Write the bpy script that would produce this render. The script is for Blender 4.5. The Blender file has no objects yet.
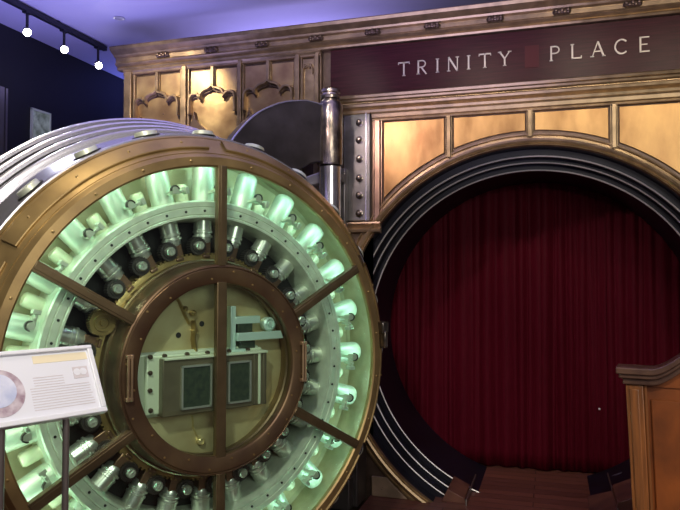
import bpy, bmesh, math, random
from mathutils import Vector, Matrix
random.seed(7)
S = bpy.context.scene
COL = S.collection
PI = math.pi
R = math.radians

# ------------------------------------------------------------------ camera
cd = bpy.data.cameras.new('camera'); cam = bpy.data.objects.new('camera', cd); COL.objects.link(cam)
cam.location = (0.1292, -4.489, 1.5)
yaw, pitch, roll = 0.3047, 0.0293, 0.0022
f = Vector((-math.sin(yaw)*math.cos(pitch), math.cos(yaw)*math.cos(pitch), math.sin(pitch)))
rt = Vector((math.cos(yaw), math.sin(yaw), 0)); up = rt.cross(f)
rt2 = rt*math.cos(roll)+up*math.sin(roll); up2 = -rt*math.sin(roll)+up*math.cos(roll)
cam.rotation_euler = Matrix((rt2, up2, -f)).transposed().to_euler()
cd.sensor_width = 36; cd.lens = 674.36/680*36; cd.clip_start = .05
S.camera = cam
S.view_settings.view_transform = 'Standard'; S.view_settings.look = 'None'
S.view_settings.gamma = 1; S.view_settings.exposure = 0.0; S.view_settings.use_curve_mapping = False

# ------------------------------------------------------------------ world and lights
w = bpy.data.worlds.new('room_ambience'); S.world = w; w.use_nodes = True
w.node_tree.nodes['Background'].inputs[0].default_value = (.62, .55, .60, 1)
w.node_tree.nodes['Background'].inputs[1].default_value = .12

def light(name, kind, loc, target, power, col, size=.1, angle=60, blend=.6, sy=None):
    l = bpy.data.lights.new(name, kind); o = bpy.data.objects.new(name, l); COL.objects.link(o)
    o.location = loc; l.energy = power; l.color = col
    o.rotation_euler = (Vector(target)-Vector(loc)).to_track_quat('-Z', 'Y').to_euler()
    if kind == 'SPOT': l.spot_size = R(angle); l.spot_blend = blend; l.shadow_soft_size = size
    if kind == 'AREA':
        l.size = size
        if sy: l.shape = 'RECTANGLE'; l.size_y = sy
    if kind == 'POINT': l.shadow_soft_size = size
    return o
WARM = (1, .84, .62); NEU = (1, .93, .84)
light('spot_left_panels', 'SPOT', (-2.75, -1.0, 3.35), (-2.72, 0, 2.72), 70, WARM, .08, 60)
light('spot_mid_panels', 'SPOT', (-1.3, -1.6, 3.35), (-1.75, 0, 2.5), 26, NEU, .08, 60)
light('spot_portal_a', 'SPOT', (.35, -1.7, 3.3), (.35, 0, 2.4), 30, WARM, .08, 62)
light('spot_portal_b', 'SPOT', (-.5, -1.9, 3.3), (-.60, 0, 2.2), 26, WARM, .08, 60)
light('spot_portal_c', 'SPOT', (1.1, -1.9, 3.3), (1.1, 0, 2.3), 26, WARM, .08, 60)
light('fill_arch_front', 'SPOT', (.3, -4.8, 2.5), (.1, 0, 2.25), 60, NEU, .08, 32, 1)  # unseen fill added to reach the arch's upper step edges
light('spot_door_top', 'SPOT', (-1.6, -2.9, 3.35), (-1.9, -2.3, 1.9), 60, WARM, .08, 70)
light('fill_door_front', 'SPOT', (-.6, -4.5, 3.3), (-1.25, -1.75, 1.1), 240, (1, .93, .80), .12, 46, .5)  # unseen fill added to brighten the clips behind the door glass
light('spot_door_body', 'SPOT', (-3.3, -1.3, 3.35), (-2.4, -1.9, 2.0), 14, (.88, .9, 1), .05, 90)
light('room_light', 'AREA', (1.9, -5.0, 2.9), (-.9, -1.4, 1.1), 75, (1, .93, .84), 2.2)
light('podium_spot', 'SPOT', (.5, -4.4, 3.2), (.75, -1.4, .9), 120, WARM, .05, 36)
for nm, loc, tg, pw, cl, sz in (('violet_uplight_left', (-2.8, -.9, 2.45), (-3.0, -.6, 3.45), 15, (.38, .36, 1), 1.7),
        ('violet_uplight_front', (-.9, -1.9, 2.45), (-.8, -1.2, 3.45), 28, (.62, .55, 1), 1.9),
        ('violet_uplight_vault_top', (-1.9, .9, 2.5), (-1.9, .9, 3.45), 16, (.46, .42, 1), 1.2),
        ('violet_uplight_far', (-3.45, 1.6, 2.5), (-3.45, 1.6, 3.45), 9, (.22, .26, 1), .8)):
    o = light(nm, 'AREA', loc, tg, pw, cl, sz); o.data.spread = R(110)
light('curtain_wash', 'SPOT', (-1.3, -1.5, 2.85), (.1, .95, 1.2), 55, (1, .74, .72), .05, 60)

# ------------------------------------------------------------------ materials
def mat(name, col, metal=0, rough=.5, noise=0, nscale=8, col2=None, stretch=(1, 1, 1), bump=0, emit=None, estr=0, spec=.5, coat=0, rvar=0):
    m = bpy.data.materials.new(name); m.use_nodes = True
    nt = m.node_tree; b = nt.nodes['Principled BSDF']
    b.inputs['Base Color'].default_value = (*col, 1); b.inputs['Metallic'].default_value = metal
    b.inputs['Roughness'].default_value = rough; b.inputs['Specular IOR Level'].default_value = spec
    b.inputs['Coat Weight'].default_value = coat
    if emit:
        b.inputs['Emission Color'].default_value = (*emit, 1); b.inputs['Emission Strength'].default_value = estr
    if noise or bump or rvar:
        tc = nt.nodes.new('ShaderNodeTexCoord'); mp = nt.nodes.new('ShaderNodeMapping'); mp.inputs['Scale'].default_value = stretch
        n = nt.nodes.new('ShaderNodeTexNoise'); n.inputs['Scale'].default_value = nscale; n.inputs['Detail'].default_value = 6
        nt.links.new(tc.outputs['Object'], mp.inputs[0]); nt.links.new(mp.outputs[0], n.inputs['Vector'])
        if noise:
            c2 = col2 or tuple(c*(1-noise) for c in col)
            rp = nt.nodes.new('ShaderNodeValToRGB'); rp.color_ramp.elements[0].position = .35; rp.color_ramp.elements[1].position = .68
            rp.color_ramp.elements[0].color = (*c2, 1); rp.color_ramp.elements[1].color = (*col, 1)
            nt.links.new(n.outputs['Fac'], rp.inputs[0]); nt.links.new(rp.outputs[0], b.inputs['Base Color'])
        if bump:
            bp = nt.nodes.new('ShaderNodeBump'); bp.inputs['Strength'].default_value = bump; bp.inputs['Distance'].default_value = .01
            nt.links.new(n.outputs['Fac'], bp.inputs['Height']); nt.links.new(bp.outputs[0], b.inputs['Normal'])
        if rvar:
            mr = nt.nodes.new('ShaderNodeMapRange'); mr.inputs['To Min'].default_value = max(.05, rough-rvar); mr.inputs['To Max'].default_value = rough+rvar
            nt.links.new(n.outputs['Fac'], mr.inputs[0]); nt.links.new(mr.outputs[0], b.inputs['Roughness'])
    return m
M = {}
M['bronze'] = mat('bronze_frame', (.50, .36, .22), .75, .36, .35, 6, rvar=.12)
M['bronze_panel'] = mat('gilded_bronze_panel', (.54, .33, .13), .75, .36, .3, 5, (.30, .165, .065), (1.6, 1, .7), .25, rvar=.14)
M['copper_frame'] = mat('copper_bronze_frame', (.50, .32, .22), .75, .34, .3, 10, rvar=.1)
M['gothic'] = mat('pale_bronze_moulding', (.45, .33, .19), .75, .34, .35, 14, rvar=.1)
M['gothic_panel'] = mat('pale_gold_panel', (.62, .45, .21), .8, .33, .3, 6, (.38, .24, .12), bump=.3, rvar=.12)
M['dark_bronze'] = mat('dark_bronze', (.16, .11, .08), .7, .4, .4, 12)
M['rim'] = mat('door_rim_bronze', (.42, .30, .125), .7, .36, .35, 5, (.26, .18, .08), rvar=.1)
M['hub'] = mat('red_brown_bronze', (.21, .145, .075), .75, .34, .35, 6, (.14, .088, .055), rvar=.1)
M['spoke'] = mat('brown_bronze_bar', (.18, .135, .07), .7, .38, .3, 10)
M['steel'] = mat('polished_steel', (.62, .62, .66), .95, .22, .2, 9, rvar=.06)
M['body_steel'] = mat('brushed_body_steel', (.66, .66, .72), .85, .27)
M['arm_steel'] = mat('dark_painted_steel', (.10, .09, .086), .6, .36, .35, 7, rvar=.16)
M['mottled'] = mat('mottled_steel', (.50, .43, .35), .95, .26, .7, 22, (.10, .09, .08), (1, 1, .5), bump=.3)
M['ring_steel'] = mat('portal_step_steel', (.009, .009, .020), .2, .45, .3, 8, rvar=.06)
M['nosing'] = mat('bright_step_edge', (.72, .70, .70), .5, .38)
M['chrome'] = mat('bolt_chrome', (.84, .88, .80), .8, .28, .1, 9)
M['bolt'] = mat('pale_bolt_steel', (.62, .68, .56), .45, .42, .15, 12)
M['flange'] = mat('machined_flange', (.74, .80, .66), .3, .40, .2, 20, rvar=.08)
M['cream'] = mat('cream_interior', (.60, .56, .38), .5, .38, .3, 10, (.44, .38, .24), rvar=.1)
M['brass_plate'] = mat('olive_brass_plate', (.84, .78, .46), .55, .36, .25, 4, (.56, .44, .22), rvar=.1)
M['brass'] = mat('brass_gear', (.50, .36, .15), .85, .34, .3, 16)
M['copper'] = mat('copper_bar', (.34, .20, .13), .8, .36, .3, 16)
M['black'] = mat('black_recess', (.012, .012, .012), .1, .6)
M['box'] = mat('clock_box_brown', (.20, .17, .11), .5, .42, .2, 12)
M['pale_green_metal'] = mat('pale_green_metal', (.76, .84, .64), .25, .4)
M['dark_glass'] = mat('dark_dial_glass', (.03, .045, .035), .2, .12, .5, 40, (.06, .08, .05))
M['mech'] = mat('pale_blue_metal', (.62, .82, .75), .35, .32)
M['wood_board'] = mat('maroon_wood', (.052, .009, .013), 0, .34, .45, 5, stretch=(1, 1, 18), spec=.16)
M['patch'] = mat('brown_patch_wood', (.080, .022, .022), 0, .5, spec=.1)
M['letter'] = mat('silver_letter', (.52, .47, .40), .4, .45)
M['velvet'] = mat('maroon_velvet', (.085, .0028, .011), 0, .6, .3, 30, stretch=(6, 6, .3), spec=.08)
bv = M['velvet'].node_tree.nodes['Principled BSDF']; bv.inputs['Sheen Weight'].default_value = .0; bv.inputs['Sheen Tint'].default_value = (.5, .04, .10, 1)
M['white_frame'] = mat('white_sign_frame', (.80, .82, .88), .1, .35)
M['paper'] = mat('printed_sheet', (.74, .76, .84), 0, .35)
M['cream_paper'] = mat('cream_heading_band', (.80, .72, .52), 0, .4)
M['ink'] = mat('grey_ink', (.62, .58, .62), 0, .5)
M['print_blue'] = mat('blue_photo_print', (.40, .46, .68), 0, .4, .5, 14, (.70, .72, .86))
M['print_brown'] = mat('brown_photo_print', (.30, .20, .26), 0, .4, .6, 30, (.62, .56, .62))
M['plate_steel'] = mat('aged_plate_steel', (.27, .26, .25), .8, .36, .4, 9, rvar=.1)
M['sill_wood'] = mat('dark_sill_wood', (.19, .08, .05), 0, .45, .4, 8, (.10, .04, .03))
M['guide'] = mat('cream_post_metal', (.66, .64, .46), .2, .45)
M['post'] = mat('grey_post_metal', (.36, .33, .32), .85, .3)
M['podium'] = mat('orange_brown_wood', (.40, .115, .028), 0, .38, .5, 5, (.16, .05, .018), (1.3, 1.3, .8), coat=.2)
M['podium_post'] = mat('light_brown_wood', (.42, .155, .045), 0, .38, .4, 7, (.20, .08, .03), (9, 9, .6), coat=.2)
M['podium_cap'] = mat('dark_walnut_cap', (.17, .095, .065), 0, .32, .4, 14, (.085, .045, .035), coat=.4)
M['stone'] = mat('beige_plinth', (.27, .19, .12), 0, .6, .35, 9)
M['navy'] = mat('navy_wall_paint', (.010, .010, .015), 0, .6)
M['ceiling'] = mat('lilac_grey_ceiling', (.50, .47, .62), 0, .7)
M['track'] = mat('black_track', (.02, .02, .03), .3, .4)
M['lamp'] = mat('lit_lamp', (1, 1, 1), 0, .5, emit=(1, .98, .95), estr=30)
M['led'] = mat('mint_led_strip', (.6, 1, .8), 0, .5, emit=(.60, 1, .92), estr=5)
M['led_warm'] = mat('warm_led_strip', (1, 1, .7), 0, .5, emit=(.92, 1, .55), estr=5)
M['print_art'] = mat('glowing_green_print', (.50, .58, .48), 0, .4, .8, 16, (.06, .08, .06), emit=(.5, .6, .5), estr=.12)  # faint glow added to the print to stand for light on it
M['grey_cloth'] = mat('grey_cloth', (.10, .09, .11), 0, .8)

def floor_mat():
    m = bpy.data.materials.new('dark_red_planks'); m.use_nodes = True; nt = m.node_tree; b = nt.nodes['Principled BSDF']
    tc = nt.nodes.new('ShaderNodeTexCoord'); br = nt.nodes.new('ShaderNodeTexBrick')
    br.inputs['Scale'].default_value = 1; br.inputs['Brick Width'].default_value = 1.1; br.inputs['Row Height'].default_value = .095
    br.inputs['Mortar Size'].default_value = .003; br.inputs['Color1'].default_value = (.26, .095, .068, 1); br.inputs['Color2'].default_value = (.17, .065, .05, 1)
    br.inputs['Mortar'].default_value = (.015, .008, .007, 1)
    n = nt.nodes.new('ShaderNodeTexNoise'); n.inputs['Scale'].default_value = 6; n.inputs['Detail'].default_value = 8
    mp = nt.nodes.new('ShaderNodeMapping'); mp.inputs['Scale'].default_value = (1, 14, 1)
    mx = nt.nodes.new('ShaderNodeMixRGB'); mx.blend_type = 'MULTIPLY'; mx.inputs[0].default_value = .6
    nt.links.new(tc.outputs['Object'], br.inputs['Vector']); nt.links.new(tc.outputs['Object'], mp.inputs[0]); nt.links.new(mp.outputs[0], n.inputs['Vector'])
    nt.links.new(br.outputs['Color'], mx.inputs[1]); nt.links.new(n.outputs['Fac'], mx.inputs[2]); nt.links.new(mx.outputs[0], b.inputs['Base Color'])
    b.inputs['Roughness'].default_value = .33
    return m
M['floor'] = floor_mat()

def glass_mat():
    m = bpy.data.materials.new('clear_glass'); m.use_nodes = True; nt = m.node_tree; nt.nodes.clear()
    o = nt.nodes.new('ShaderNodeOutputMaterial'); t = nt.nodes.new('ShaderNodeBsdfTransparent'); g = nt.nodes.new('ShaderNodeBsdfGlossy')
    t.inputs[0].default_value = (.93, 1, .96, 1); g.inputs['Roughness'].default_value = .02
    lw = nt.nodes.new('ShaderNodeLayerWeight'); lw.inputs[0].default_value = .5
    pw = nt.nodes.new('ShaderNodeMath'); pw.operation = 'POWER'; pw.inputs[1].default_value = 4; nt.links.new(lw.outputs['Facing'], pw.inputs[0])
    fr = nt.nodes.new('ShaderNodeMath'); fr.operation = 'MULTIPLY_ADD'; fr.inputs[1].default_value = .6; fr.inputs[2].default_value = .03; nt.links.new(pw.outputs[0], fr.inputs[0])
    mx = nt.nodes.new('ShaderNodeMixShader')
    nt.links.new(fr.outputs[0], mx.inputs[0]); nt.links.new(t.outputs[0], mx.inputs[1]); nt.links.new(g.outputs[0], mx.inputs[2]); nt.links.new(mx.outputs[0], o.inputs[0])
    return m
M['glass'] = glass_mat()

# ------------------------------------------------------------------ mesh helpers
def xf(bm, vs, loc=(0, 0, 0), rot=None):
    for v in vs:
        if rot is not None: v.co = rot @ v.co
        v.co += Vector(loc)
def box(bm, x0, x1, y0, y1, z0, z1, rot=None, loc=(0, 0, 0)):
    vs = [bm.verts.new((x, y, z)) for x in (x0, x1) for y in (y0, y1) for z in (z0, z1)]
    for q in ((0, 1, 3, 2), (4, 6, 7, 5), (0, 4, 5, 1), (2, 3, 7, 6), (0, 2, 6, 4), (1, 5, 7, 3)): bm.faces.new([vs[i] for i in q])
    if rot is not None or loc != (0, 0, 0): xf(bm, vs, loc, rot)
    return vs
def lathe(bm, prof, n=96, axis='Y', a0=0, a1=2*PI, loc=(0, 0, 0), rot=None):
    """prof: (radius, height) along the axis"""
    full = abs(a1-a0-2*PI) < 1e-6; k = n if full else n+1; rows = []; allv = []
    for r, h in prof:
        row = []
        if r < 1e-6:
            v = bm.verts.new((0, h, 0) if axis == 'Y' else (0, 0, h)); row = [v]*k; allv.append(v)
        else:
            for i in range(k):
                a = a0+(a1-a0)*i/n
                c, s = r*math.cos(a), r*math.sin(a)
                v = bm.verts.new((c, h, s) if axis == 'Y' else (c, s, h)); row.append(v); allv.append(v)
        rows.append(row)
    for A, B in zip(rows, rows[1:]):
        for i in range(k if full else k-1):
            j = (i+1) % k; q = []
            for v in (A[i], A[j], B[j], B[i]):
                if v not in q: q.append(v)
            if len(q) > 2:
                try: bm.faces.new(q)
                except ValueError: pass
    xf(bm, allv, loc, rot)
def rod(bm, p0, p1, r, n=16, prof=None):
    """cylinder between points; prof = list of (radius factor, fraction)"""
    p0, p1 = Vector(p0), Vector(p1); d = p1-p0; L = d.length
    q = d.to_track_quat('Z', 'Y').to_matrix()
    pr = prof or [(1, 0), (1, 1)]
    pts = [(0, pr[0][1]*L)]+[(r*a, b*L) for a, b in pr]+[(0, pr[-1][1]*L)]
    lathe(bm, pts, n, 'Z', loc=p0, rot=q)
def prism(bm, pts, y0, y1):
    """polygon in x,z extruded along y"""
    A = [bm.verts.new((x, y0, z)) for x, z in pts]; B = [bm.verts.new((x, y1, z)) for x, z in pts]; n = len(pts)
    bm.faces.new(A); bm.faces.new(B[::-1])
    for i in range(n): bm.faces.new((A[i], B[i], B[(i+1) % n], A[(i+1) % n]))
def extr_x(bm, prof, x0, x1):
    """profile of (y,z) run along x"""
    A = [bm.verts.new((x0, y, z)) for y, z in prof]; B = [bm.verts.new((x1, y, z)) for y, z in prof]; n = len(prof)
    bm.faces.new(A[::-1]); bm.faces.new(B)
    for i in range(n): bm.faces.new((A[i], A[(i+1) % n], B[(i+1) % n], B[i]))
def band(bm, pts, w, y0, y1):
    """raised moulding of rounded section following an x,z polyline"""
    n = len(pts); rows = []
    for i, p in enumerate(pts):
        a = Vector(pts[max(0, i-1)]); b = Vector(pts[min(n-1, i+1)]); t = (b-a).normalized(); nn = Vector((-t.y, t.x)); p = Vector(p)
        row = []
        for s, yy in ((-.5, y1), (-.5, y0*.55+y1*.45), (-.22, y0), (.22, y0), (.5, y0*.55+y1*.45), (.5, y1)):
            c = p+nn*w*s; row.append(bm.verts.new((c.x, yy, c.y)))
        rows.append(row)
    for A, B in zip(rows, rows[1:]):
        for i in range(5): bm.faces.new((A[i], A[i+1], B[i+1], B[i]))
    bm.faces.new(rows[0]); bm.faces.new(rows[-1][::-1])
def obj(name, bm, m, parent=None, smooth=35, bevel=0):
    bmesh.ops.recalc_face_normals(bm, faces=bm.faces)
    me = bpy.data.meshes.new(name); bm.to_mesh(me); bm.free()
    o = bpy.data.objects.new(name, me); COL.objects.link(o); me.materials.append(M[m] if isinstance(m, str) else m)
    if parent: o.parent = parent
    if bevel:
        b = o.modifiers.new('bevel', 'BEVEL'); b.width = bevel; b.segments = 2; b.limit_method = 'ANGLE'; b.angle_limit = R(40)
    if smooth:
        for p in me.polygons: p.use_smooth = True
        me.set_sharp_from_angle(angle=R(smooth))
    return o
def B(): return bmesh.new()
def thing(name, label, cat, loc=(0, 0, 0), rz=0, group=None):
    o = bpy.data.objects.new(name, None); COL.objects.link(o); o.empty_display_size = .1
    o.location = loc; o.rotation_euler = (0, 0, rz); o['label'] = label; o['category'] = cat
    if group: o['group'] = group
    return o
def tag(o, label, cat, group=None):
    o['label'] = label; o['category'] = cat
    if group: o['group'] = group
    return o
def struct(name, bm, m, bevel=0):
    o = obj(name, bm, m, bevel=bevel); o['kind'] = 'structure'; return o
def cp(o, parent, name=None):
    c = o.copy(); COL.objects.link(c); c.parent = parent; return c
def copy_children(src, dst):
    for ch in list(src.children):
        c = ch.copy(); COL.objects.link(c); c.parent = dst
        copy_children(ch, c)

CZ = 1.078      # height of the portal's and the door's centre

def plate_hole(bm, x0, x1, z0, z1, Rr, y0, y1, n=128):
    """rectangle with a round hole, of thickness y0..y1"""
    inn, out = [], []
    angs = sorted(set([2*PI*i/n for i in range(n)] + [math.atan2(z-CZ, x) % (2*PI) for x in (x0, x1) for z in (z0, z1)]))
    for a in angs:
        c, s = math.cos(a), math.sin(a); t = 1e9
        if c > 1e-9: t = min(t, x1/c)
        if c < -1e-9: t = min(t, x0/c)
        if s > 1e-9: t = min(t, (z1-CZ)/s)
        if s < -1e-9: t = min(t, (z0-CZ)/s)
        inn.append((Rr*c, CZ+Rr*s)); out.append((t*c, CZ+t*s))
    V = [[bm.verts.new((x, y, z)) for x, z in L] for L in (inn, out) for y in (y0, y1)]
    k = len(angs)
    for i in range(k):
        j = (i+1) % k
        bm.faces.new((V[0][i], V[0][j], V[2][j], V[2][i])); bm.faces.new((V[1][i], V[3][i], V[3][j], V[1][j]))
        bm.faces.new((V[0][i], V[1][i], V[1][j], V[0][j])); bm.faces.new((V[2][i], V[2][j], V[3][j], V[3][i]))

# ------------------------------------------------------------------ setting
b = B()
box(b, -1.06, 3.2, -7, 1.6, -.05, 0); box(b, -2.6, -1.06, -7, -2.45, -.05, 0); box(b, -4.0, -2.6, -7, 3.5, -.05, 0)
struct('floor', b, 'floor')
b = B(); box(b, -2.6, -1.06, -2.45, 0.0, -.45, -.40); box(b, -2.62, -2.6, -2.45, 0, -.4, -.05); box(b, -1.06, -1.04, -2.45, 0, -.4, -.05); box(b, -2.6, -1.06, -2.47, -2.45, -.4, -.05)
struct('floor_pit', b, 'black')
b = B(); box(b, -4.1, 3.2, -7, 3.6, 3.45, 3.5); struct('ceiling', b, 'ceiling')
b = B(); box(b, -4.05, -3.95, -7, 3.6, 0, 3.45); struct('wall_left', b, 'navy')
b = B(); box(b, -4.05, -3.0, 3.5, 3.6, 0, 3.45); struct('wall_far', b, 'navy')
b = B(); box(b, -3.95, -3.92, -.36, -.31, 0, 2.95); box(b, -3.95, -3.925, -.29, -.27, 0, 2.95); struct('trim_1', b, 'post')
# core of the vault front (behind the panelling)
b = B(); plate_hole(b, -1.42, 2.2, -.3, 3.2, 1.30, .032, .10); box(b, -3.05, -1.42, .032, .10, -.45, 3.2); 
struct('wall_back', b, 'dark_bronze')
b = B(); box(b, -3.05, -2.97, .10, 3.5, 0, 3.2); struct('wall_return', b, 'navy')

# ------------------------------------------------------------------ portal
pt = thing('vault_portal', 'round stepped steel vault doorway with bright concentric edges around the red curtain', 'vault doorway', (0, 0, 0))
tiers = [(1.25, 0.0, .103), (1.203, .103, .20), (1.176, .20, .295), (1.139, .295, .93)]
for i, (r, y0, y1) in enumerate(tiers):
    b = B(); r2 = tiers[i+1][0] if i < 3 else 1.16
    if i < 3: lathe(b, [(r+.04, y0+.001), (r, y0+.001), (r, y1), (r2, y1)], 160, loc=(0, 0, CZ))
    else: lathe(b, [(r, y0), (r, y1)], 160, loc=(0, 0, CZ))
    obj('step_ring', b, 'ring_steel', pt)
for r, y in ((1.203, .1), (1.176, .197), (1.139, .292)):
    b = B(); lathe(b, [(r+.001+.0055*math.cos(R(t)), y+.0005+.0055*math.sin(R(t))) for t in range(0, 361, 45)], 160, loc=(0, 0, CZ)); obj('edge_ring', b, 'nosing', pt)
b = B()
box(b, -1.3, 1.3, 1.25, 1.27, 0, 2.3); obj('back_panel', b, 'black', pt)
b = B(); lathe(b, [(1.16, .93), (1.16, 1.25)], 96, loc=(0, 0, CZ)); obj('tunnel_lining', b, 'black', pt)

# arch moulding and surround
sr = thing('portal_surround', 'golden bronze panelled surround with copper frames arching over the round doorway', 'wall panelling', (0, 0, 0))
b = B(); plate_hole(b, -1.05, 2.2, -.3, 2.6, 1.31, .0, .03); obj('back_plate', b, 'dark_bronze', sr)
b = B(); lathe(b, [(1.335, 0), (1.332, -.02), (1.322, -.024), (1.316, -.012), (1.300, -.016), (1.296, -.036), (1.282, -.044), (1.270, -.036), (1.266, -.022), (1.256, -.028), (1.251, -.02), (1.250, .03)], 160, loc=(0, 0, CZ))
obj('arch_moulding', b, 'gothic', sr)
def arc_panel(x0, x1, top, rr, yb, yf):
    pts = [(x0, top), (x1, top)]
    n = 24
    for i in range(n+1):
        x = x1+(x0-x1)*i/n; pts.append((x, CZ+math.sqrt(max(.0, rr*rr-x*x))))
    b = B(); prism(b, pts, yf-.006, yb); return b
for x0, x1 in ((-.965, -.552), (-.488, -.030), (.030, .470), (.532, .97), (1.06, 1.30)):
    obj('panel', arc_panel(x0, x1, 2.545, 1.352, 0, -.008), 'bronze_panel', sr, bevel=.003)
def stile_bm(xc, z0, z1, w=.05):
    b = B(); box(b, xc-w*.24, xc+w*.24, -.034, 0, z0, z1)
    for s in (-1, 1):
        box(b, xc+s*w*.36-w*.06, xc+s*w*.36+w*.06, -.022, 0, z0, z1); box(b, xc+s*w*.5-w*.03, xc+s*w*.5+w*.03, -.014, 0, z0, z1)
    return b
for xc in (-.52, 0, .501): obj('stile', stile_bm(xc, CZ+math.sqrt(1.315**2-xc*xc)-.005, 2.56), 'gothic', sr, bevel=.003)
obj('stile', stile_bm(-1.008, 1.87, 2.56, .075), 'copper_frame', sr, bevel=.003)
obj('stile', stile_bm(1.012, 1.9, 2.56, .075), 'copper_frame', sr, bevel=.003)
b = B(); extr_x(b, [(0, 2.61), (-.035, 2.61), (-.04, 2.60), (-.036, 2.578), (-.02, 2.572), (-.024, 2.558), (-.014, 2.552), (0, 2.552)], -1.045, 2.2); obj('top_rail', b, 'gothic', sr)

b = B(); extr_x(b, [(0.03, 2.740), (-.055, 2.740), (-.066, 2.732), (-.06, 2.716), (-.04, 2.712), (-.036, 2.700), (-.022, 2.690), (-.022, 2.678), (-.062, 2.676), (-.078, 2.664), (-.074, 2.650), (-.050, 2.642), (-.034, 2.634), (-.030, 2.618), (-.04, 2.608), (0.03, 2.608)], -1.36, 2.2)
tag(obj('beam_moulding', b, 'gothic'), 'long bronze moulded beam running directly under the lettered board', 'moulding')

# pilaster under the hinge plate
b = B(); box(b, -1.42, -1.05, 0, .03, -.05, 2.6); pil = tag(obj('pilaster', b, 'dark_bronze'), 'dark bronze pilaster behind the hinge pin, left of the doorway', 'pilaster')
b = B(); extr_x(b, [(0, 1.862), (-.05, 1.862), (-.055, 1.85), (-.04, 1.838), (-.03, 1.82), (-.045, 1.81), (-.04, 1.795), (-.01, 1.785), (0, 1.785)], -1.42, -.985); obj('ledge', b, 'bronze', pil)
b = B(); prism(b, [(-1.05, 0.001), (-.80, 0.001), (-.945, .135), (-1.05, .135)], -.02, -.001); tag(obj('plinth_block', b, 'stone', bevel=.006), 'beige plinth block at floor level left of the round doorway', 'plinth')
b = B()
lathe(b, [(.009, 0), (.009, .003), (0, .003)], 12, loc=(-.975, -.0225, .06))
obj('fixing_hole', b, 'black', bpy.data.objects['plinth_block'])

# hinge strap plate with bolts
hp = thing('hinge_plate', 'steel plate with a column of round bolts beside the copper frame', 'hinge plate', (-1.15, 0, 1.87))
b = B(); box(b, -.096, .093, -.035, 0, 0, .745); obj('plate', b, 'plate_steel', hp, bevel=.006)
b = B(); box(b, .060, .070, -.041, -.033, 0, .745); obj('plate_edge', b, 'body_steel', hp, bevel=.002)
b = B(); box(b, -.105, -.062, -.10, -.035, -.06, .36); obj('flange', b, 'plate_steel', hp, bevel=.01)
nb = None
for z in (2.548, 2.429, 2.297, 2.164, 2.046, 1.921):
    if nb is None:
        b = B(); lathe(b, [(.026, 0), (.026, -.008), (.019, -.011), (.018, -.028), (.010, -.037), (0, -.039)], 20); nb = obj('bolt', b, 'mottled', hp); c = nb
    else: c = cp(nb, hp)
    c.location = (.019, -.035, z-1.87)

# hinge pin (fixed half)
hg = thing('hinge_bracket', 'tall polished steel hinge post standing left of the bolted plate', 'hinge post', (-1.275, -.25, 0))
b = B(); rod(b, (0, 0, -.3), (0, 0, 2.215), .074, 32); obj('lower_barrel', b, 'steel', hg)
for z0, z1 in ((1.55, 1.66), (2.12, 2.19), (.55, .8)):
    b = B(); box(b, -.05, .06, .05, .25, z0, z1); obj('bracket_lug', b, 'arm_steel', hg, bevel=.008)
b = B()
prism(b, [(-.06, 2.2), (-.2, 2.16), (-.30, 2.05), (-.34, 1.9), (-.31, 1.9), (-.26, 2.02), (-.17, 2.10), (-.06, 2.12)], .03, .12); obj('curved_web', b, 'nosing', hg, bevel=.01)
b = B(); box(b, .07, .20, -.02, .2, 0, .36); box(b, .02, .17, -.10, .04, 0, .20); obj('foot_block', b, 'arm_steel', hg, bevel=.01)
for z, x in ((.29, .13), (.16, .11)):
    b = B(); rod(b, (x, -.06 if z > .2 else -.13, z), (x, 0, z), .024, 16, [(.6, 0), (1, .3), (1, 1)]); obj('bolt', b, 'steel', hg)

# ------------------------------------------------------------------ cornice
cn = thing('cornice', 'moulded bronze cornice with small carved rosettes under the violet ceiling', 'cornice', (0, 0, 3.09))
b = B(); extr_x(b, [(.03, 0), (-.028, 0), (-.034, .012), (-.028, .022), (-.048, .028), (-.062, .040), (-.058, .048), (-.050, .055), (-.050, .085), (-.075, .092), (-.082, .104), (-.10, .112), (-.128, .130), (-.135, .15), (.03, .15)], -3.10, 2.2)
obj('moulding', b, 'gothic', cn)
b = B(); extr_x(b, [(.02, .15), (-.135, .15), (-.135, .155), (.02, .155)], -3.10, 2.2); obj('top_board', b, 'dark_bronze', cn)
ro = None
for k in range(12):
    x = -2.678+.411*k
    if ro is None:
        b = B(); rod(b, (-.055, 0, 0), (.055, 0, 0), .018, 12, [(.4, 0), (1, .12), (.8, .24), (1.05, .36), (.9, .5), (1.05, .64), (.8, .76), (1, .88), (.4, 1)])
        for a in range(5): lathe(b, [(0, -.012), (.009, -.008), (.012, 0), (.009, .008), (0, .012)], 8, loc=(-.036+.018*a, -.016, .006*(-1)**a))
        ro = obj('rosette', b, 'dark_bronze', cn); c = ro
    else: c = cp(ro, cn)
    c.location = (x, -.060, .070)

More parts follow.
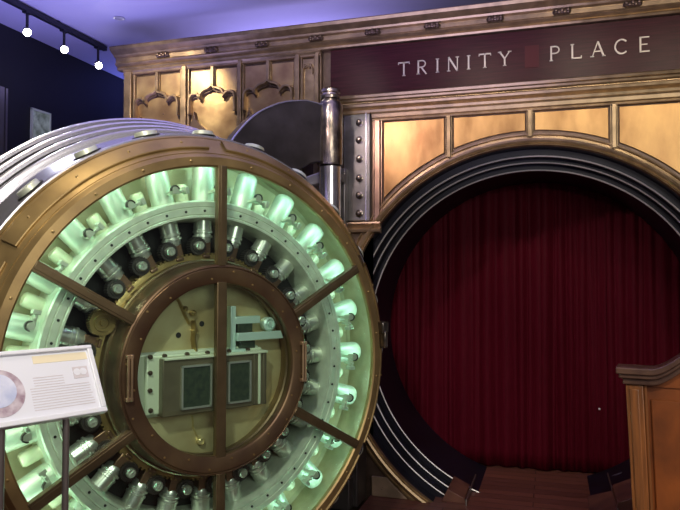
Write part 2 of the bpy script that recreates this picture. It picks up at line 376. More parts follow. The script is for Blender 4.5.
# ------------------------------------------------------------------ gothic panelling on the left
gp = thing('gothic_panelling', 'pale gold panelling with lobed gothic arches behind the vault door', 'wall panelling', (-2.235, 0, 0))
X0 = -2.235
b = B(); box(b, -3.05-X0, -1.42-X0, .0, .03, -.05, 3.09); obj('back_plate', b, 'dark_bronze', gp)
bays = [(-2.945, -2.548), (-2.472, -2.075), (-2.022, -1.625)]
def gstile(x0, x1, z0=.0, z1=3.07):
    b = B(); xc = (x0+x1)/2; w_ = x1-x0
    box(b, xc-w_*.26, xc+w_*.26, -.040, 0, z0, z1)
    for s in (-1, 1): box(b, xc+s*w_*.42-w_*.08, xc+s*w_*.42+w_*.08, -.022, 0, z0, z1)
    return b
for x0, x1 in ((-3.045, -2.945), (-2.548, -2.472), (-2.075, -2.022), (-1.625, -1.565), (-1.475, -1.420)):
    obj('stile', gstile(x0-X0, x1-X0), 'gothic', gp, bevel=.003)
b = B(); extr_x(b, [(0, 3.09), (-.03, 3.09), (-.036, 3.075), (-.026, 3.064), (-.03, 3.05), (-.012, 3.044), (0, 3.044)], -3.045-X0, -1.42-X0); obj('top_rail', b, 'gothic', gp)
def arc(cx, cz, r, a0, a1, n=9): return [(cx+r*math.cos(R(a0+(a1-a0)*i/n)), cz+r*math.sin(R(a0+(a1-a0)*i/n))) for i in range(n+1)]
def lobes(xa, xb, zs):
    """lobed arch between xa and xb springing at zs"""
    xc = (xa+xb)/2
    L = [(xa+.010, zs-.10)]+[(xa+.056+.046*math.cos(R(t)), zs+.052*math.sin(R(t))) for t in range(180, 20, -15)]
    L += [(xc-.099, zs+.012)]+[(xc-.012+.086*math.cos(R(t)), zs+.030+.056*math.sin(R(t))) for t in range(170, 90, -12)]+[(xc, zs+.104)]
    Rr_ = [(2*xc-x, z) for x, z in L[::-1]]
    return L+Rr_[1:]
for x0, x1 in bays:
    a, c = x0-X0, x1-X0; xc = (a+c)/2
    for p0, p1 in ((a+.008, xc-.022), (xc+.022, c-.008)):
        b = B(); prism(b, [(p0, 2.858), (p0, 3.03), (p1, 3.03), (p1, 2.858)], -.008, 0); obj('upper_panel', b, 'gothic_panel', gp, bevel=.002)
    b = B(); box(b, a+.010, c-.010, -.006, 0, 2.31, 2.856); obj('panel', b, 'gothic_panel', gp, bevel=.002)
    b = B(); box(b, xc-.012, xc+.012, -.036, 0, 2.895, 3.05); box(b, xc-.02, xc-.015, -.022, 0, 2.9, 3.05); box(b, xc+.015, xc+.02, -.022, 0, 2.9, 3.05); obj('mullion', b, 'gothic', gp, bevel=.002)
    b = B(); band(b, lobes(a, c, 2.80), .026, -.050, 0); obj('tracery', b, 'gothic', gp)
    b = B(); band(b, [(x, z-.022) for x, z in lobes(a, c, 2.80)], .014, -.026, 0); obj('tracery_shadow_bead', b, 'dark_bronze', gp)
    b = B(); box(b, a+.004, c-.004, -.02, 0, 2.25, 2.30); obj('lower_rail', b, 'gothic', gp)
    b = B(); prism(b, [(a+.0, 2.55), (a+.02, 2.62), (a+.045, 2.66), (a+.055, 2.72), (a+.068, 2.66), (a+.10, 2.62), (a+.16, 2.57), (a+.16, 2.55)], -.045, 0); obj('finial', b, 'dark_bronze', gp, bevel=.005)
# narrow end bay with scroll
b = B(); box(b, -1.563-X0, -1.477-X0, -.008, 0, 2.3, 3.04); obj('panel', b, 'gothic', gp, bevel=.002)
b = B(); xs = -1.520-X0; band(b, [(xs-.038, 2.3), (xs-.038, 2.93)]+arc(xs, 2.955, .036, 180, 0)+[(xs+.036, 2.93)], .014, -.03, 0)
band(b, arc(xs-.014, 2.985, .014, 30, 330), .009, -.034, 0); band(b, arc(xs+.016, 2.985, .014, 210, 510), .009, -.034, 0); obj('scroll', b, 'gothic', gp)

# ------------------------------------------------------------------ name board
nbd = thing('name_board', 'dark maroon wooden board with silver letters TRINITY PLACE', 'sign', (0, 0, 2.74))
b = B(); box(b, -1.355, 2.2, .0, .03, 0, .345); obj('board', b, 'wood_board', nbd)
b = B(); box(b, -.030, .058, -.004, 0, .100, .243); obj('blank_patch', b, 'patch', nbd)
def stroke(b, pts, w_=.011, d=.007):
    for (x0, z0), (x1, z1) in zip(pts, pts[1:]):
        L = math.hypot(x1-x0, z1-z0); a = math.atan2(z1-z0, x1-x0); rot = Matrix.Rotation(-a, 3, 'Y')
        vs = box(b, 0, L, -d, 0, -w_/2, w_/2); xf(b, vs, (x0, 0, z0), rot)
def curve_pts(cx, cz, rx, rz, a0, a1, n=10): return [(cx+rx*math.cos(R(a0+(a1-a0)*i/n)), cz+rz*math.sin(R(a0+(a1-a0)*i/n))) for i in range(n+1)]
H = .096
def glyph(ch):
    b = B(); h = H/2; T = lambda *p, w_=.010: stroke(b, list(p), w_)
    sf = lambda x, z: stroke(b, [(x-.011, z), (x+.011, z)], .005)
    if ch == 'T': T((-.036, h-.004), (.036, h-.004), w_=.008); T((0, h), (0, -h)); sf(0, -h+.003); T((-.036, h), (-.038, h-.016), w_=.005); T((.036, h), (.038, h-.016), w_=.005)
    if ch == 'I': T((0, h), (0, -h)); sf(0, h-.003); sf(0, -h+.003)
    if ch == 'N': T((-.028, -h), (-.028, h), w_=.006); T((-.028, h), (.030, -h), w_=.011); T((.030, -h), (.030, h), w_=.006); sf(-.028, -h+.003); sf(.03, h-.003)
    if ch in 'RP':
        T((-.022, -h), (-.022, h)); sf(-.022, -h+.003); T(*([(-.022, h-.003)]+curve_pts(.002, h-.025, .024, .022, 90, -90)+[(-.022, h-.047)]), w_=.007)
        if ch == 'R': T((-.002, 0), (.032, -h), w_=.010)
    if ch == 'Y': T((-.032, h), (0, .0)); T((.032, h), (0, 0), w_=.006); T((0, 0), (0, -h)); sf(0, -h+.003); sf(-.032, h-.003); sf(.032, h-.003)
    if ch == 'L': T((-.022, h), (-.022, -h)); T((-.022, -h+.004), (.030, -h+.004), w_=.008); T((.030, -h), (.032, -h+.018), w_=.006); sf(-.022, h-.003)
    if ch == 'A': T((-.034, -h), (0, h), w_=.006); T((0, h), (.034, -h)); T((-.02, -.014), (.02, -.014), w_=.006); sf(-.034, -h+.003); sf(.034, -h+.003)
    if ch == 'C': T(*curve_pts(.004, 0, .038, h-.004, 45, 315, 14), w_=.009)
    if ch == 'E': T((-.022, -h), (-.022, h)); T((-.022, h-.004), (.028, h-.004), w_=.007); T((-.022, 0), (.018, 0), w_=.006); T((-.022, -h+.004), (.030, -h+.004), w_=.007)
    return b
for ch, x in zip('TRINITYPLACE', (-.827, -.705, -.597, -.494, -.390, -.284, -.157, .155, .283, .413, .547, .680)):
    o = obj('letter', glyph(ch), 'letter', nbd, smooth=0); o.location = (x, 0, .165+.012*(x+.83)); o['label'] = 'silver letter '+ch

# ------------------------------------------------------------------ curtains
def curtain(x0, x1, label, seed, ph):
    b = B(); rnd = random.Random(seed); nx = int((x1-x0)*260); zs = [0.012+2.25*i/18 for i in range(19)]
    folds = []; x = x0-.05      # (centre, half width, depth, lean)
    while x < x1+.08:
        hw = rnd.choice((.012, .018, .026, .038, .055, .065)); folds.append((x+hw, hw, hw*rnd.uniform(.45, 1.0), rnd.uniform(-.012, .012))); x += 2*hw*rnd.uniform(.92, 1.15)
    rows = []
    for z in zs:
        row = []
        for i in range(nx+1):
            x = x0+(x1-x0)*i/nx; k = 1.15-.35*z/2.2; y = .985+ph
            for c, hw, d, ln in folds:
                t = (x-c-ln*math.sin(z*1.7+c*9))/hw
                if abs(t) < 1.3: y -= d*k*max(0, math.cos(t*PI/2.6))**2
            row.append(b.verts.new((x, y, z)))
        rows.append(row)
    for A, C in zip(rows, rows[1:]):
        for i in range(nx): b.faces.new((A[i], A[i+1], C[i+1], C[i]))
    o = obj('curtain', b, 'velvet', smooth=180); md = o.modifiers.new('cloth', 'SOLIDIFY'); md.thickness = .004
    return tag(o, label, 'curtain', 'maroon curtains closing the doorway')
curtain(-1.16, .045, 'widest maroon velvet curtain, closing the left half of the round doorway', 1, 0)
curtain(.035, .53, 'middle maroon velvet curtain, narrow, left of the podium', 2, .015)
curtain(.52, 1.16, 'right-hand maroon velvet curtain hanging behind the wooden podium', 3, -.012)
b = B(); lathe(b, [(0, -.006), (.007, -.003), (.009, 0), (0, .002)], 12, loc=(.46, .935, .50)); tag(obj('curtain_speck', b, 'nosing'), 'tiny bright stud on the middle curtain at the seam left of the podium', 'speck')  # small bright domed disc set on the curtain by the seam
# threshold pieces
th = thing('threshold_ramp', 'small wooden sill piece with metal edge at the foot of the steel steps', 'threshold', (-.52, .28, 0))
b = B(); prism(b, [(-.06, 0.001), (-.02, .085), (.09, .035), (.10, .001)], -.26, .05); obj('sill', b, 'sill_wood', th, bevel=.003)
b = B(); box(b, .10, .108, -.28, .30, 0.001, .038); obj('metal_edge', b, 'post', th)
th = thing('threshold_ramp', 'dark wooden sill piece in the doorway beside the podium foot', 'threshold', (.52, .21, 0))
b = B(); prism(b, [(x-.52, z) for x, z in ((.345, .001), (.36, .015), (.50, .062), (.505, .10), (.65, .17), (.75, .24), (.75, .001))], -.19, .19); obj('sill', b, 'sill_wood', th, bevel=.003)
b = B(); box(b, -.020, -.012, -.192, .60, .0, .068); obj('metal_edge', b, 'post', th)
b = B()
rows = []
for i in range(7):
    a = i/6; rows.append([b.verts.new((.53+.32*a, .62+.12*t+.02*math.sin(7*a+3*t), .005+.11*math.sin(PI*min(1, t*.55+.02))*(.6+.4*math.sin(5*a)))) for t in [j/5 for j in range(6)]])
for A, C in zip(rows, rows[1:]):
    for i in range(5): b.faces.new((A[i], A[i+1], C[i+1], C[i]))
o = tag(obj('cloth_bundle', b, 'grey_cloth', smooth=180), 'small crumpled grey cloth on the floor under the right-hand curtain', 'cloth'); md = o.modifiers.new('s', 'SOLIDIFY'); md.thickness = .006

# ------------------------------------------------------------------ vault door
TH = .9697
dr = thing('vault_door', 'huge round open vault door with glazed front showing its bolt mechanism', 'vault door', (-1.290, -1.7576, 0), TH)
def P(r, deg, y): return (r*math.cos(R(deg)), y, CZ+r*math.sin(R(deg)))
def ring(name, prof, m, n=160, parent=dr, **k):
    b = B(); lathe(b, prof, n, loc=(0, 0, CZ)); return obj(name, b, m, parent, **k)
# stepped body: y positive goes away from the viewer
ring('body', [(1.04, .124), (1.068, .126), (1.072, .135), (1.072, .26), (1.10, .30), (1.105, .385), (1.10, .39)], 'body_steel')
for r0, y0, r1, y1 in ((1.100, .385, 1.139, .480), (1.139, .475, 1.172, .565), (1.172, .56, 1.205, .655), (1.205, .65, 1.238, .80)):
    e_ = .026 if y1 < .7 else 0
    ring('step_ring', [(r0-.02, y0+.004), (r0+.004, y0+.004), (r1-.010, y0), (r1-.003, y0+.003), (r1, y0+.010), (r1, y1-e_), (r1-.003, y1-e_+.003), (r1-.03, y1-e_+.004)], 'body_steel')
    if e_: ring('riser_shade_ring', [(r1-.024, y1-.03), (r1-.024, y1-.002), (r1+.008, y1-.002)], 'black')  # black band stands in for the shade at each riser
ring('back_plate', [(1.238, .80), (1.225, .82), (0, .82)], 'body_steel')
# radial locking bolts emerging from the body
lb = None
for k in range(24):
    e = bpy.data.objects.new('locking_bolt', None) if False else None
    a = 15*k
    if lb is None:
        b = B(); rod(b, (1.0, .190, 0), (1.098, .190, 0), .050, 28, [(1, 0), (1, .95), (.94, 1)]); lb = obj('locking_bolt', b, 'bolt', dr)
        b = B(); lathe(b, [(.050, 0), (.062, 0), (.062, .006), (.050, .006)], 28, 'Z', loc=(1.072, .190, 0), rot=Matrix.Rotation(PI/2, 3, 'Y')); lr = obj('bolt_socket', b, 'black', lb)
        c = lb
    else:
        c = cp(lb, dr); copy_children(lb, c)
    c.location = (0, 0, CZ); c.rotation_euler = (0, -R(a), 0)
# bronze rim (front)
def cone(t, off=0):      # point on the sloping face of the rim, raised by off
    return (.951+.109*t+off*.74, .004+.118*t-off*.67)
ring('rim', [(1.05, .135), (1.062, .130), cone(1), cone(.93), cone(.92, -.004), cone(.90, -.004), cone(.89), cone(.18), cone(.17, -.003), cone(.14, -.003), cone(.12, .001), (.953, .002), (.948, -.004), (.912, -.006), (.9045, .0), (.9045, .022), (.935, .030), (1.0, .085), (1.04, .122)], 'rim')
for k, (a0, a1) in enumerate(((32, 87.5), (92.5, 148), (152, 208), (212, 267.5), (272.5, 328), (-28, 28))):
    b = B(); lathe(b, [cone(.80, -.003), cone(.80, .009), cone(.78, .012), cone(.36, .012), cone(.34, .009), cone(.34, -.003)], 40, a0=R(a0), a1=R(a1), loc=(0, 0, CZ)); sg = obj('rim_segment', b, 'rim', dr)
    b = B()
    for i in range(4):
        a = a0+(a1-a0)*(i+.5)/4
        for rr, yy in ((cone(.57)[0]+.009, cone(.57)[1]-.006), (.930, -.004)): lathe(b, [(.006, 0), (.006, -.004), (.003, -.006), (0, -.006)], 10, loc=(rr*math.cos(R(a)), yy, CZ+rr*math.sin(R(a))))
    obj('screws', b, 'brass', sg)
# latch on the right side of the rim
b = B(); box(b, .955, 1.0, -.02, .04, CZ+.11, CZ+.17); box(b, .965, .99, -.025, .03, CZ+.03, CZ+.12); obj('rim_latch', b, 'mottled', dr, bevel=.006)
# interior recess
ring('recess', [(.945, .042), (.990, .085), (.990, .30), (.975, .315), (.66, .315)], 'cream')
ring('led_strip', [(.940, .043), (.965, .066), (.965, .072), (.940, .049)], 'led')
ring('flange_ring', [(.765, .315), (.765, .12), (.762, .096), (.756, .090), (.735, .090), (.732, .094), (.728, .090), (.700, .090), (.697, .094), (.692, .088), (.684, .088), (.680, .10), (.672, .17), (.668, .315)], 'flange')
b = B()
for k in range(48):
    a = 7.5*k+3; lathe(b, [(.006, 0), (.006, -.003), (0, -.004)], 8, loc=P(.714, a, .090))
obj('flange_screws', b, 'black', dr)
ring('mechanism_bed', [(.668, .315), (.668, .27), (.40, .27)], 'black')
ring('gear_ring', [(.515, .27), (.515, .150), (.500, .146), (.440, .146), (.440, .27)], 'brass')
b = B()
for k in range(150):
    a = k*2*PI/150
    vs = box(b, .512, .524, .148, .175, -.0055, .0055); xf(b, vs, (0, 0, CZ), Matrix.Rotation(-a, 3, 'Y'))
obj('gear_teeth', b, 'brass', dr)
# bolts
proto = {}
for k in range(24):
    a = 15*k; s = random.uniform(-1, 1)
    if not proto:
        b = B(); rod(b, (.752, .185, 0), (.945, .185, 0), .052, 28, [(1, 0), (1, .86), (.93, .94), (.75, .985), (.4, 1)]); proto['bolt_cylinder'] = obj('bolt_cylinder', b, 'bolt', dr)
        b = B(); rod(b, (.562, .185, 0), (.675, .185, 0), .043, 24, [(.72, 0), (.9, .10), (.9, .28), (1.08, .30), (1.08, .38), (.93, .40), (.93, .46), (1.08, .48), (1.08, .56), (1, .58), (1, 1)]); proto['bolt_collar'] = obj('bolt_collar', b, 'chrome', dr)
        b = B(); box(b, .485, .575, .150, .20, -.026, .026); box(b, .50, .515, .138, .155, -.018, .018); proto['rack_bar'] = obj('rack_bar', b, 'copper', dr, bevel=.004)
        b = B()
        ca, sa = math.cos(R(4.8)), math.sin(R(4.8)); px, pz = .556*ca, .556*sa
        pts = []
        for i in range(48):
            t = 2*PI*i/48; rr = .043 if i % 2 else .039; pts.append((px+rr*math.cos(t), pz+rr*math.sin(t)))
        prism(b, pts, .135, .175); lathe(b, [(.030, .135), (.029, .128), (0, .128)], 24, loc=(px, 0, pz)); proto['pinion'] = obj('pinion', b, 'arm_steel', dr)
        b = B(); lathe(b, [(.0215, .130), (.0215, .112), (.017, .106), (.013, .106), (.011, .110), (0, .110)], 12, loc=(px, 0, pz)); box(b, px-.015, px+.015, .103, .107, pz-.002, pz+.002)
        proto['head'] = obj('bolt_head', b, 'chrome', proto['pinion'])
        b = B(); q1, q2 = math.cos(R(-7.5)), math.sin(R(-7.5)); rod(b, (.752*q1, .20, .752*q2), (.845*q1, .20, .845*q2), .032, 18, [(1, 0), (1, .9), (.8, 1)]); proto['guide_post'] = obj('guide_post', b, 'guide', dr)
        b = B(); D_ = [(.815+.017*math.cos(R(t)), -.012+.015*math.sin(R(t))) for t in range(-90, 91, 15)]+[(.800, .003), (.800, -.027)]
        prism(b, D_, .045, .085); box(b, .798, .812, .06, .085, -.062, -.024); box(b, .790, .822, .052, .09, -.078, -.060); rod(b, (.806, .05, -.044), (.806, .12, -.044), .007, 10)
        box(b, .80, .815, .08, .16, -.020, -.004)
        proto['latch_clip'] = obj('latch_clip', b, 'bolt', dr, bevel=.002)
        b = B(); band(b, [(x+0, z) for x, z in [(.815+.021*math.cos(R(t)), -.012+.019*math.sin(R(t))) for t in range(-90, 91, 15)]], .006, .042, .06); proto['clip_rim'] = obj('clip_rim', b, 'arm_steel', proto['latch_clip'])
        for nm in ('bolt_cylinder', 'bolt_collar', 'rack_bar', 'pinion', 'guide_post', 'latch_clip'):
            proto[nm].location = (0, 0, CZ)
    else:
        for nm in ('bolt_cylinder', 'bolt_collar', 'rack_bar', 'pinion', 'guide_post', 'latch_clip'):
            src = proto[nm]; c = cp(src, dr); copy_children(src, c); c.rotation_euler = (0, -R(a), 0)
# one large knurled brass wheel over the gear train at the left
b = B(); cx, cz = .545*math.cos(R(156)), .545*math.sin(R(156)); pts = []
for i in range(72):
    t = 2*PI*i/72; rr = .056 if i % 2 else .052; pts.append((cx+rr*math.cos(t), CZ+cz+rr*math.sin(t)))
prism(b, pts, .085, .13); lathe(b, [(.038, .085), (.036, .078), (.024, .078), (.022, .084), (.014, .084), (.012, .074), (0, .074)], 24, loc=(cx, 0, CZ+cz)); obj('knurled_wheel', b, 'brass', dr)
# hub ring
ring('hub_ring', [(.492, .146), (.492, .10), (.486, .095), (.478, .095), (.472, .06), (.4685, .0), (.464, -.012), (.458, -.015), (.455, -.010), (.450, -.015), (.392, -.015), (.384, -.010), (.3815, 0), (.3815, .012), (.392, .014), (.392, .045), (.384, .05), (.384, .08), (.396, .09), (.40, .14)], 'hub')
b = B()
for k in range(24):
    a = 15*k+7.5; lathe(b, [(.005, 0), (.005, -.003), (0, -.004)], 8, loc=P(.438 if k % 2 else .405, a, -.015))
obj('hub_screws', b, 'brass', bpy.data.objects['hub_ring'])
for u, z0, z1 in ((-.425, -.095, .095), (.437, -.095, .098)):
    b = B(); rod(b, (u-.006, -.030, CZ+z0), (u-.006, -.030, CZ+z1), .006, 10); rod(b, (u+.009, -.030, CZ+z0), (u+.009, -.030, CZ+z1), .006, 10)
    for z in (z0+.008, z1-.008): box(b, u-.014, u+.016, -.034, -.012, CZ+z-.008, CZ+z+.008)
    obj('handle', b, 'bronze', dr, bevel=.002)
# spokes
sp = None
for a in (90, 30, -30, -90, -150, 150):
    if sp is None:
        b = B(); box(b, .462, .912, -.013, .022, -.022, .022); box(b, .462, .91, -.016, -.012, -.012, .012); sp = obj('spoke', b, 'spoke', dr, bevel=.003); c = sp
    else: c = cp(sp, dr)
    c.location = (0, 0, CZ); c.rotation_euler = (0, -R(a), 0)
b = B(); box(b, -.024, .024, -.014, .020, CZ-.39, CZ+.39); obj('window_bar', b, 'spoke', dr, bevel=.003)
# glass panes
for a in (30, 90, 150, 210, 270, 330):
    b = B(); lathe(b, [(.46, .012), (.912, .012)], 24, a0=R(a), a1=R(a+60), loc=(0, 0, CZ)); lathe(b, [(.912, .017), (.46, .017)], 24, a0=R(a), a1=R(a+60), loc=(0, 0, CZ))
    obj('glass_pane', b, 'glass', dr)
for a in (90, 270):
    b = B(); lathe(b, [(.0, .004), (.384, .004)], 32, a0=R(a), a1=R(a+180), loc=(0, 0, CZ)); lathe(b, [(.384, .009), (0, .009)], 32, a0=R(a), a1=R(a+180), loc=(0, 0, CZ)); obj('glass_pane', b, 'glass', dr)
# brass bed plate and the time lock
b = B(); lathe(b, [(.40, .125), (.40, .115), (0, .115)], 96, loc=(0, 0, CZ)); obj('bed_plate', b, 'brass_plate', dr)
def dbox(name, u0, u1, z0, z1, y0, y1, m, parent=dr, bevel=.003):
    b = B(); box(b, u0, u1, y0, y1, CZ+z0, CZ+z1); return obj(name, b, m, parent, bevel=bevel)
tl = dbox('time_lock_box', -.258, .262, -.190, .058, .030, .115, 'box')
dbox('box_flange', -.362, .255, -.198, .085, .085, .114, 'pale_green_metal', tl, .014)
dbox('box_edge', -.318, .262, -.185, .075, .070, .09, 'pale_green_metal', tl, .012)
for n_, (u, z) in enumerate(((-.300, .068), (-.235, .068), (-.13, .068), (-.03, .068), (.08, .068), (.18, .068), (-.300, .0), (-.300, -.075), (-.296, -.16))):
    b = B(); lathe(b, [(.010, .072), (.010, .060), (.006, .055), (0, .055)], 12, loc=(u, 0, CZ+z)); obj('box_screw', b, 'dark_bronze', tl)
for u0, u1 in ((-.176, -.030), (.052, .172)):
    wn = dbox('dial_window', u0+.008, u1-.008, -.160, .018, .024, .034, 'dark_glass', tl)
    b = B()
    for a in ((u0, u1, .016, .024), (u0, u1, -.166, -.158), (u0, u0+.008, -.166, .024), (u1-.008, u1, -.166, .024)): box(b, a[0], a[1], .018, .032, CZ+a[2], CZ+a[3])
    obj('window_trim', b, 'chrome', wn)
for k in range(3): dbox('box_rib', .188+.026*k, .200+.026*k, -.185, .052, .024, .032, 'pale_green_metal' if k == 1 else 'box', tl, .002)
dbox('box_ledge', -.255, .262, .052, .064, .018, .07, 'pale_green_metal', tl)
# combination mechanism, upper right of the plate
cm = dbox('lock_mechanism', .090, .118, .055, .275, .07, .11, 'mech')
dbox('cross_bar', .115, .385, .112, .150, .05, .066, 'mech', cm)
dbox('arm_bar', .115, .25, .19, .225, .07, .11, 'mech', cm)
dbox('block', .130, .21, .15, .195, .075, .11, 'dark_glass', cm); dbox('block', .14, .225, .066, .108, .075, .11, 'dark_glass', cm)
dbox('foot', .085, .16, .06, .075, .05, .11, 'mech', cm)
b = B(); lathe(b, [(.034, .11), (.034, .075), (.024, .070), (.022, .078), (.010, .078), (.010, .066), (0, .066)], 20, loc=(.305, 0, CZ+.182)); obj('dial_wheel', b, 'mech', cm)
b = B(); lathe(b, [(.009, .055), (.009, .046), (0, .046)], 10, loc=(.372, 0, CZ+.131)); obj('bar_screw', b, 'black', cm)
# small levers and holes on the left of the plate
b = B(); band(b, [(-.175, .395-.06), (-.150, .300), (-.12, .235), (-.10, .20)], .012, .095, .115)
band(b, [(-.085, .215), (-.080, .175), (-.085, .13), (-.075, .075)], .014, .08, .115)
for x, z in ((-.128, .268), (-.086, .248), (-.078, .165)): lathe(b, [(.013, .115), (.013, .09), (.006, .082), (0, .082)], 12, loc=(x, 0, z))
for v in b.verts: v.co.z += CZ
obj('lever_linkage', b, 'brass', dr)
b = B()
for x, z in ((-.036, .196), (-.24, .28), (-.15, .15)): lathe(b, [(.013, .113), (0, .112)], 14, loc=(x, 0, CZ+z))
obj('plate_hole', b, 'black', dr)
b = B(); lathe(b, [(.017, .115), (.017, .095), (.012, .09), (.010, .096), (0, .096)], 18, loc=(-.042, 0, CZ-.335)); band(b, [(-.055, CZ-.315), (-.075, CZ-.27), (-.08, CZ-.215)], .006, .10, .115); obj('knob', b, 'brass_plate', dr)
# crane hinge arm
b = B()
A_out = [(1.2, 1.54), (1.05, 1.548), (.906, 1.520), (.82, 1.488), (.735, 1.445), (.67, 1.402), (.615, 1.352), (.555, 1.285), (.513, 1.229), (.45, 1.12), (.40, 1.0), (.34, .8), (.30, .55), (.28, .25), (.27, 0), (.28, -.25), (.33, -.55), (.45, -.8), (.65, -.93), (.9, -.98), (1.2, -.98)]
A_in = [(1.2, -.72), (1.0, -.70), (.85, -.6), (.78, -.4), (.75, 0), (.76, .4), (.80, .75), (.87, .95), (.93, 1.04), (1.024, 1.105), (1.1, 1.15), (1.2, 1.17)]
pts = [(x, z+CZ) for x, z in A_out+A_in]
n1, n2 = len(A_out), len(A_in)
o_ = pts[:n1]; i_ = pts[n1:][::-1]
def resamp(L, n):
    d = [0]
    for p, q in zip(L, L[1:]): d.append(d[-1]+math.dist(p, q))
    out = []
    for k in range(n):
        t = d[-1]*k/(n-1); j = max(i for i in range(len(d)) if d[i] <= t+1e-9); j = min(j, len(L)-2); f_ = (t-d[j])/(d[j+1]-d[j]); out.append((L[j][0]+(L[j+1][0]-L[j][0])*f_, L[j][1]+(L[j+1][1]-L[j][1])*f_))
    return out
o_ = resamp(o_, 60); i_ = resamp(i_, 60)
VV = [[b.verts.new((x, y, z)) for x, z in L] for L in (o_, i_) for y in (.825, .935)]
for k in range(59):
    b.faces.new((VV[0][k], VV[0][k+1], VV[2][k+1], VV[2][k])); b.faces.new((VV[1][k], VV[3][k], VV[3][k+1], VV[1][k+1]))
    b.faces.new((VV[0][k], VV[1][k], VV[1][k+1], VV[0][k+1])); b.faces.new((VV[2][k], VV[2][k+1], VV[3][k+1], VV[3][k]))
for k in (0, 59): b.faces.new((VV[0][k], VV[1][k], VV[3][k], VV[2][k]))
ha = obj('hinge_arm', b, 'arm_steel', dr, bevel=.008)
b = B(); band(b, [(x, z) for x, z in resamp(A_out[:13], 40)], .012, .818, .83)
for v in b.verts: v.co.z += CZ
obj('arm_edge_highlight', b, 'body_steel', ha)  # bright strip stands in for light along the arm's outer edge
# knuckle on the pin, in door coordinates
dv = Vector((-1.275, -.25, 0))-Vector((-1.290, -1.7576, 0)); ku = dv.x*math.cos(TH)+dv.y*math.sin(TH); ky = -dv.x*math.sin(TH)+dv.y*math.cos(TH)
b = B(); rod(b, (ku, ky, 2.225), (ku, ky, 2.635), .086, 36, [(.96, 0), (1, .03), (1, .95), (.9, 1)]); obj('hinge_knuckle', b, 'mottled', dr)
b = B(); lathe(b, [(.075, 2.63), (.072, 2.645), (.056, 2.65), (.056, 2.662), (.072, 2.668), (.074, 2.684), (.060, 2.692), (.058, 2.703), (.068, 2.711), (.067, 2.728), (.048, 2.742), (0, 2.748)], 28, 'Z', loc=(ku, ky, 0)); obj('hinge_finial', b, 'mottled', dr)

# lamps inside the glazed case (they belong to the door's own display lighting)
def door_pt(u, y, z): return (-1.290+u*math.cos(TH)-y*math.sin(TH), -1.7576+u*math.sin(TH)+y*math.cos(TH), CZ+z)
def case_light(u, z, y, power, col, size=.02):
    light('case_light', 'POINT', door_pt(u, y, z), (0, 0, 0), power, col, size)
MINT = (.60, .98, .96); LIME = (.99, 1, .80)
for k in range(24):
    a = 15*k+7.5; c = MINT if (a < 95 or a > 285) else LIME
    case_light(.955*math.cos(R(a)), .955*math.sin(R(a)), .078, .27 if c is MINT else .36, c, .03)

# ------------------------------------------------------------------ track lights
tk = thing('light_track', 'black ceiling track carrying a row of small spotlights at upper left', 'light track', (-3.49, 0, 3.40))
pa, pb = Vector((-3.49, -1.6, 3.40)), Vector((-3.49, .33, 3.40))
b = B(); box(b, -.018, .018, -2.2, .34, 0, .035); tr_ = obj('rail', b, 'track', tk)
b = B(); box(b, -.012, .012, -.25, -.23, .035, .05); obj('ceiling_clip', b, 'track', tr_)
def track_lamp(y, label):
    t = thing('spotlight', label, 'spotlight', (-3.49, y, 3.40), 0, 'lit spotlights on the ceiling track')
    b = B(); rod(b, (0, 0, 0), (0, 0, -.12), .010, 10); box(b, -.02, .02, -.03, .03, -.012, 0); obj('stem', b, 'track', t)
    b = B(); d = Vector((.62, -.6, -.5)).normalized(); p0 = Vector((0, 0, -.14))-d*.04; p1 = Vector((0, 0, -.14))+d*.04
    rod(b, p0, p1, .030, 20, [(.5, 0), (.9, .25), (1, 1)]); hd = obj('lamp_head', b, 'track', t)
    b = B(); rod(b, p1, p1+d*.004, .027, 20); obj('lens', b, 'lamp', hd)
    l = light('spotlight_beam', 'SPOT', Vector((-3.49, y, 3.40))+p1+d*.03, Vector((-3.49, y, 3.40))+p1+d*2, 9, (.95, .96, 1), .03, 110)
track_lamp(-.555, 'lit spotlight on the black track, leftmost of the three fully seen')
track_lamp(-.166, 'middle one of the three fully seen lit spotlights on the black track')
track_lamp(.247, 'lit spotlight at the far end of the black track, nearest the bronze panelling')
track_lamp(-.86, 'lit spotlight on the track half cut off by the left picture edge')
b = B(); lathe(b, [(0, 0), (.035, 0), (.042, -.004), (.035, -.007), (.028, -.004)], 24, 'Z', loc=(-3.0, -.15, 3.449)); tag(obj('ceiling_disc', b, 'nosing'), 'small pale round disc flush in the violet ceiling near the track', 'ceiling fitting')  # thin pale disc set just under the ceiling

# print on the left wall
fp = thing('framed_print', 'small pale green print in a white frame on the navy wall', 'picture', (-3.945, .10, 2.73))
b = B(); box(b, 0, .012, -.10, .10, -.13, .13); obj('picture', b, 'print_art', fp)
b = B()
for q in ((-.11, .11, .12, .135), (-.11, .11, -.135, -.12), (-.11, -.098, -.13, .13), (.098, .11, -.13, .13)): box(b, 0, .02, q[0], q[1], q[2], q[3])
obj('frame', b, 'pale_green_metal', fp)

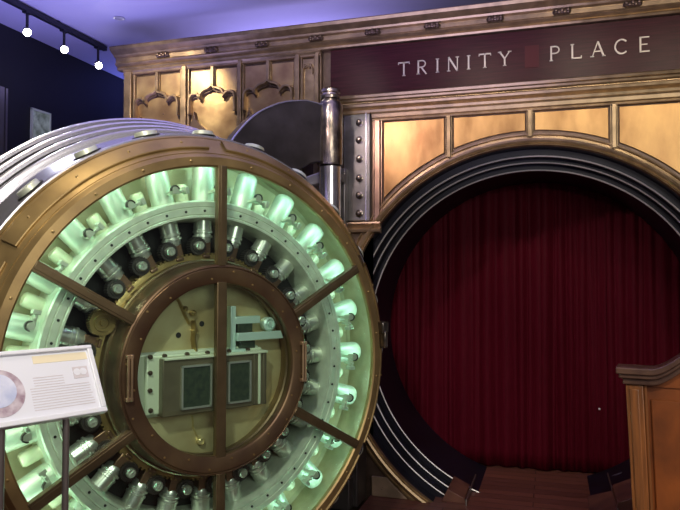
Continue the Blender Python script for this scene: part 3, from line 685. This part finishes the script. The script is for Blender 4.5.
# ------------------------------------------------------------------ information stand
e = Vector((.425, .905, 0)).normalized(); v_ = Vector((-.108, .05, .206)); v_ = (v_-e*v_.dot(e)).normalized(); n_ = e.cross(v_)
br = Vector((-1.262, -2.601, 1.05)); hgt = .24; wid = .46
st = thing('information_stand', 'white-framed information panel on thin metal posts in front of the vault door', 'information stand', (br.x-e.x*.23, br.y-e.y*.23, 0))
Mx = Matrix((e, v_, n_)).transposed().to_4x4(); Mx.translation = br-Vector(st.location)
def panel_obj(name, boxes, m, parent=None, bevel=0):
    b = B()
    for q in boxes: box(b, *q)
    for v in b.verts: v.co = Mx @ v.co
    return obj(name, b, m, parent or st, bevel=bevel)
fr = .017
panel_obj('backing_board', [(-wid+.002, -.002, .002, hgt-.002, -.022, -.008)], 'post')
panel_obj('frame', [(-wid, 0, 0, fr, -.012, .010), (-wid, 0, hgt-fr*.8, hgt, -.012, .010), (-fr, 0, fr, hgt-fr*.8, -.012, .010), (-wid, -wid+fr, fr, hgt-fr*.8, -.012, .010)], 'white_frame', bevel=.003)
sh = panel_obj('printed_sheet', [(-wid+fr, -fr, fr, hgt-fr*.8, -.008, .000)], 'paper')
panel_obj('heading_band', [(-.20, -fr-.004, hgt-.048, hgt-.022, .000, .0008)], 'cream_paper', sh)
lines = []
for k in range(15):
    z = .038+.0088*k
    if k < 9: lines.append((-.225, -.028-.012*random.random(), z, z+.0022, .000, .0008))
    elif k < 13: lines.append((-.21, -.115, z, z+.0022, .000, .0008))
panel_obj('text_lines', lines, 'ink', sh)
b = B(); lathe(b, [(0, 0), (.076, 0), (.076, -.001)], 40, 'Z', loc=(-.318, .108, .0012))
for v in b.verts: v.co = Mx @ v.co
obj('round_photo', b, 'print_brown', sh)
b = B(); lathe(b, [(0, 0), (.054, 0), (.054, -.001)], 40, 'Z', loc=(-.320, .116, .0022))
for v in b.verts: v.co = Mx @ v.co
obj('photo_centre', b, 'print_blue', sh)
panel_obj('small_photo', [(-.080, -.030, .128, .168, 0, .0012)], 'ink', sh)
b = B()
for x in (-.067, -.046): lathe(b, [(0, 0), (.012, 0), (.012, -.001)], 20, 'Z', loc=(x, .150, .002))
for v in b.verts: v.co = Mx @ v.co
obj('photo_detail', b, 'white_frame', sh)
for t, r in ((.128, .0105), (.325, .0125)):
    q = br-e*t-Vector(st.location)-n_*.02
    b = B(); rod(b, (q.x, q.y, .004), (q.x, q.y, 1.05), r, 14); obj('post', b, 'post', st)
q = Vector(st.location); b = B(); box(b, -.16, .16, -.12, .12, 0.001, .012, Matrix.Rotation(math.atan2(e.y, e.x), 3, 'Z')); obj('base', b, 'post', st, bevel=.003)

# ------------------------------------------------------------------ podium
pd = thing('podium', 'orange-brown wooden podium with curved walnut cap in the right foreground', 'podium', (.412, -1.50, 0), R(-8))
def slant(b):      # sides draw in a little towards the floor
    for v in b.verts: v.co.x += .045*(1-v.co.z/1.05)*(1-v.co.x/.5)
b = B(); box(b, .06, 1.0, .03, .42, 0.001, 1.06); slant(b); obj('body', b, 'podium', pd)
b = B(); box(b, .0, .066, .0, .05, 0.001, 1.055); box(b, .014, .05, -.008, .0, .05, 1.04); slant(b); obj('corner_post', b, 'podium_post', pd, bevel=.005)
b = B(); rod(b, (.073, .012, .0), (.073, .012, 1.055), .0065, 10); slant(b); obj('bead', b, 'nosing' if False else 'podium_post', pd)
b = B(); box(b, .09, .93, .016, .03, .08, 1.0); slant(b); obj('front_panel', b, 'podium', pd, bevel=.006)
b = B(); box(b, .98, 1.046, .0, .05, 0.001, 1.055); slant(b); obj('corner_post', b, 'podium_post', pd, bevel=.005)
def crest(x):   # curved top line
    x = min(x, 1.046-x); t = min(1, max(0, (x-.095)/.20)); return 1.128+.105*(t*t*(3-2*t))
def cap_part(off0, off1, y0, y1, x0, x1, m, name):
    b = B(); n = 48; rows = []
    for i in range(n+1):
        x = x0+(x1-x0)*i/n; z = crest(min(max(x, 0), 1.046)); rows.append([b.verts.new(c) for c in ((x, y0, z+off0), (x, y0, z+off1), (x, y1, z+off1), (x, y1, z+off0))])
    for A, C in zip(rows, rows[1:]):
        for j in range(4): b.faces.new((A[j], A[(j+1) % 4], C[(j+1) % 4], C[j]))
    b.faces.new(rows[0]); b.faces.new(rows[-1][::-1])
    return obj(name, b, m, pd, bevel=.004)
cap_part(-.026, 0, -.045, .085, -.034, 1.08, 'podium_cap', 'cap')
cap_part(-.044, -.026, -.032, .075, -.024, 1.07, 'podium_cap', 'cap_moulding')
cap_part(-.070, -.044, -.014, .065, -.010, 1.056, 'podium_cap', 'cap_moulding')
b = B(); n = 40; pts = [(.0, 1.05)]+[(1.046*i/n, crest(1.046*i/n)-.069) for i in range(n+1)]+[(1.046, 1.05)]
prism(b, pts, .02, .04); obj('crest_panel', b, 'podium', pd)
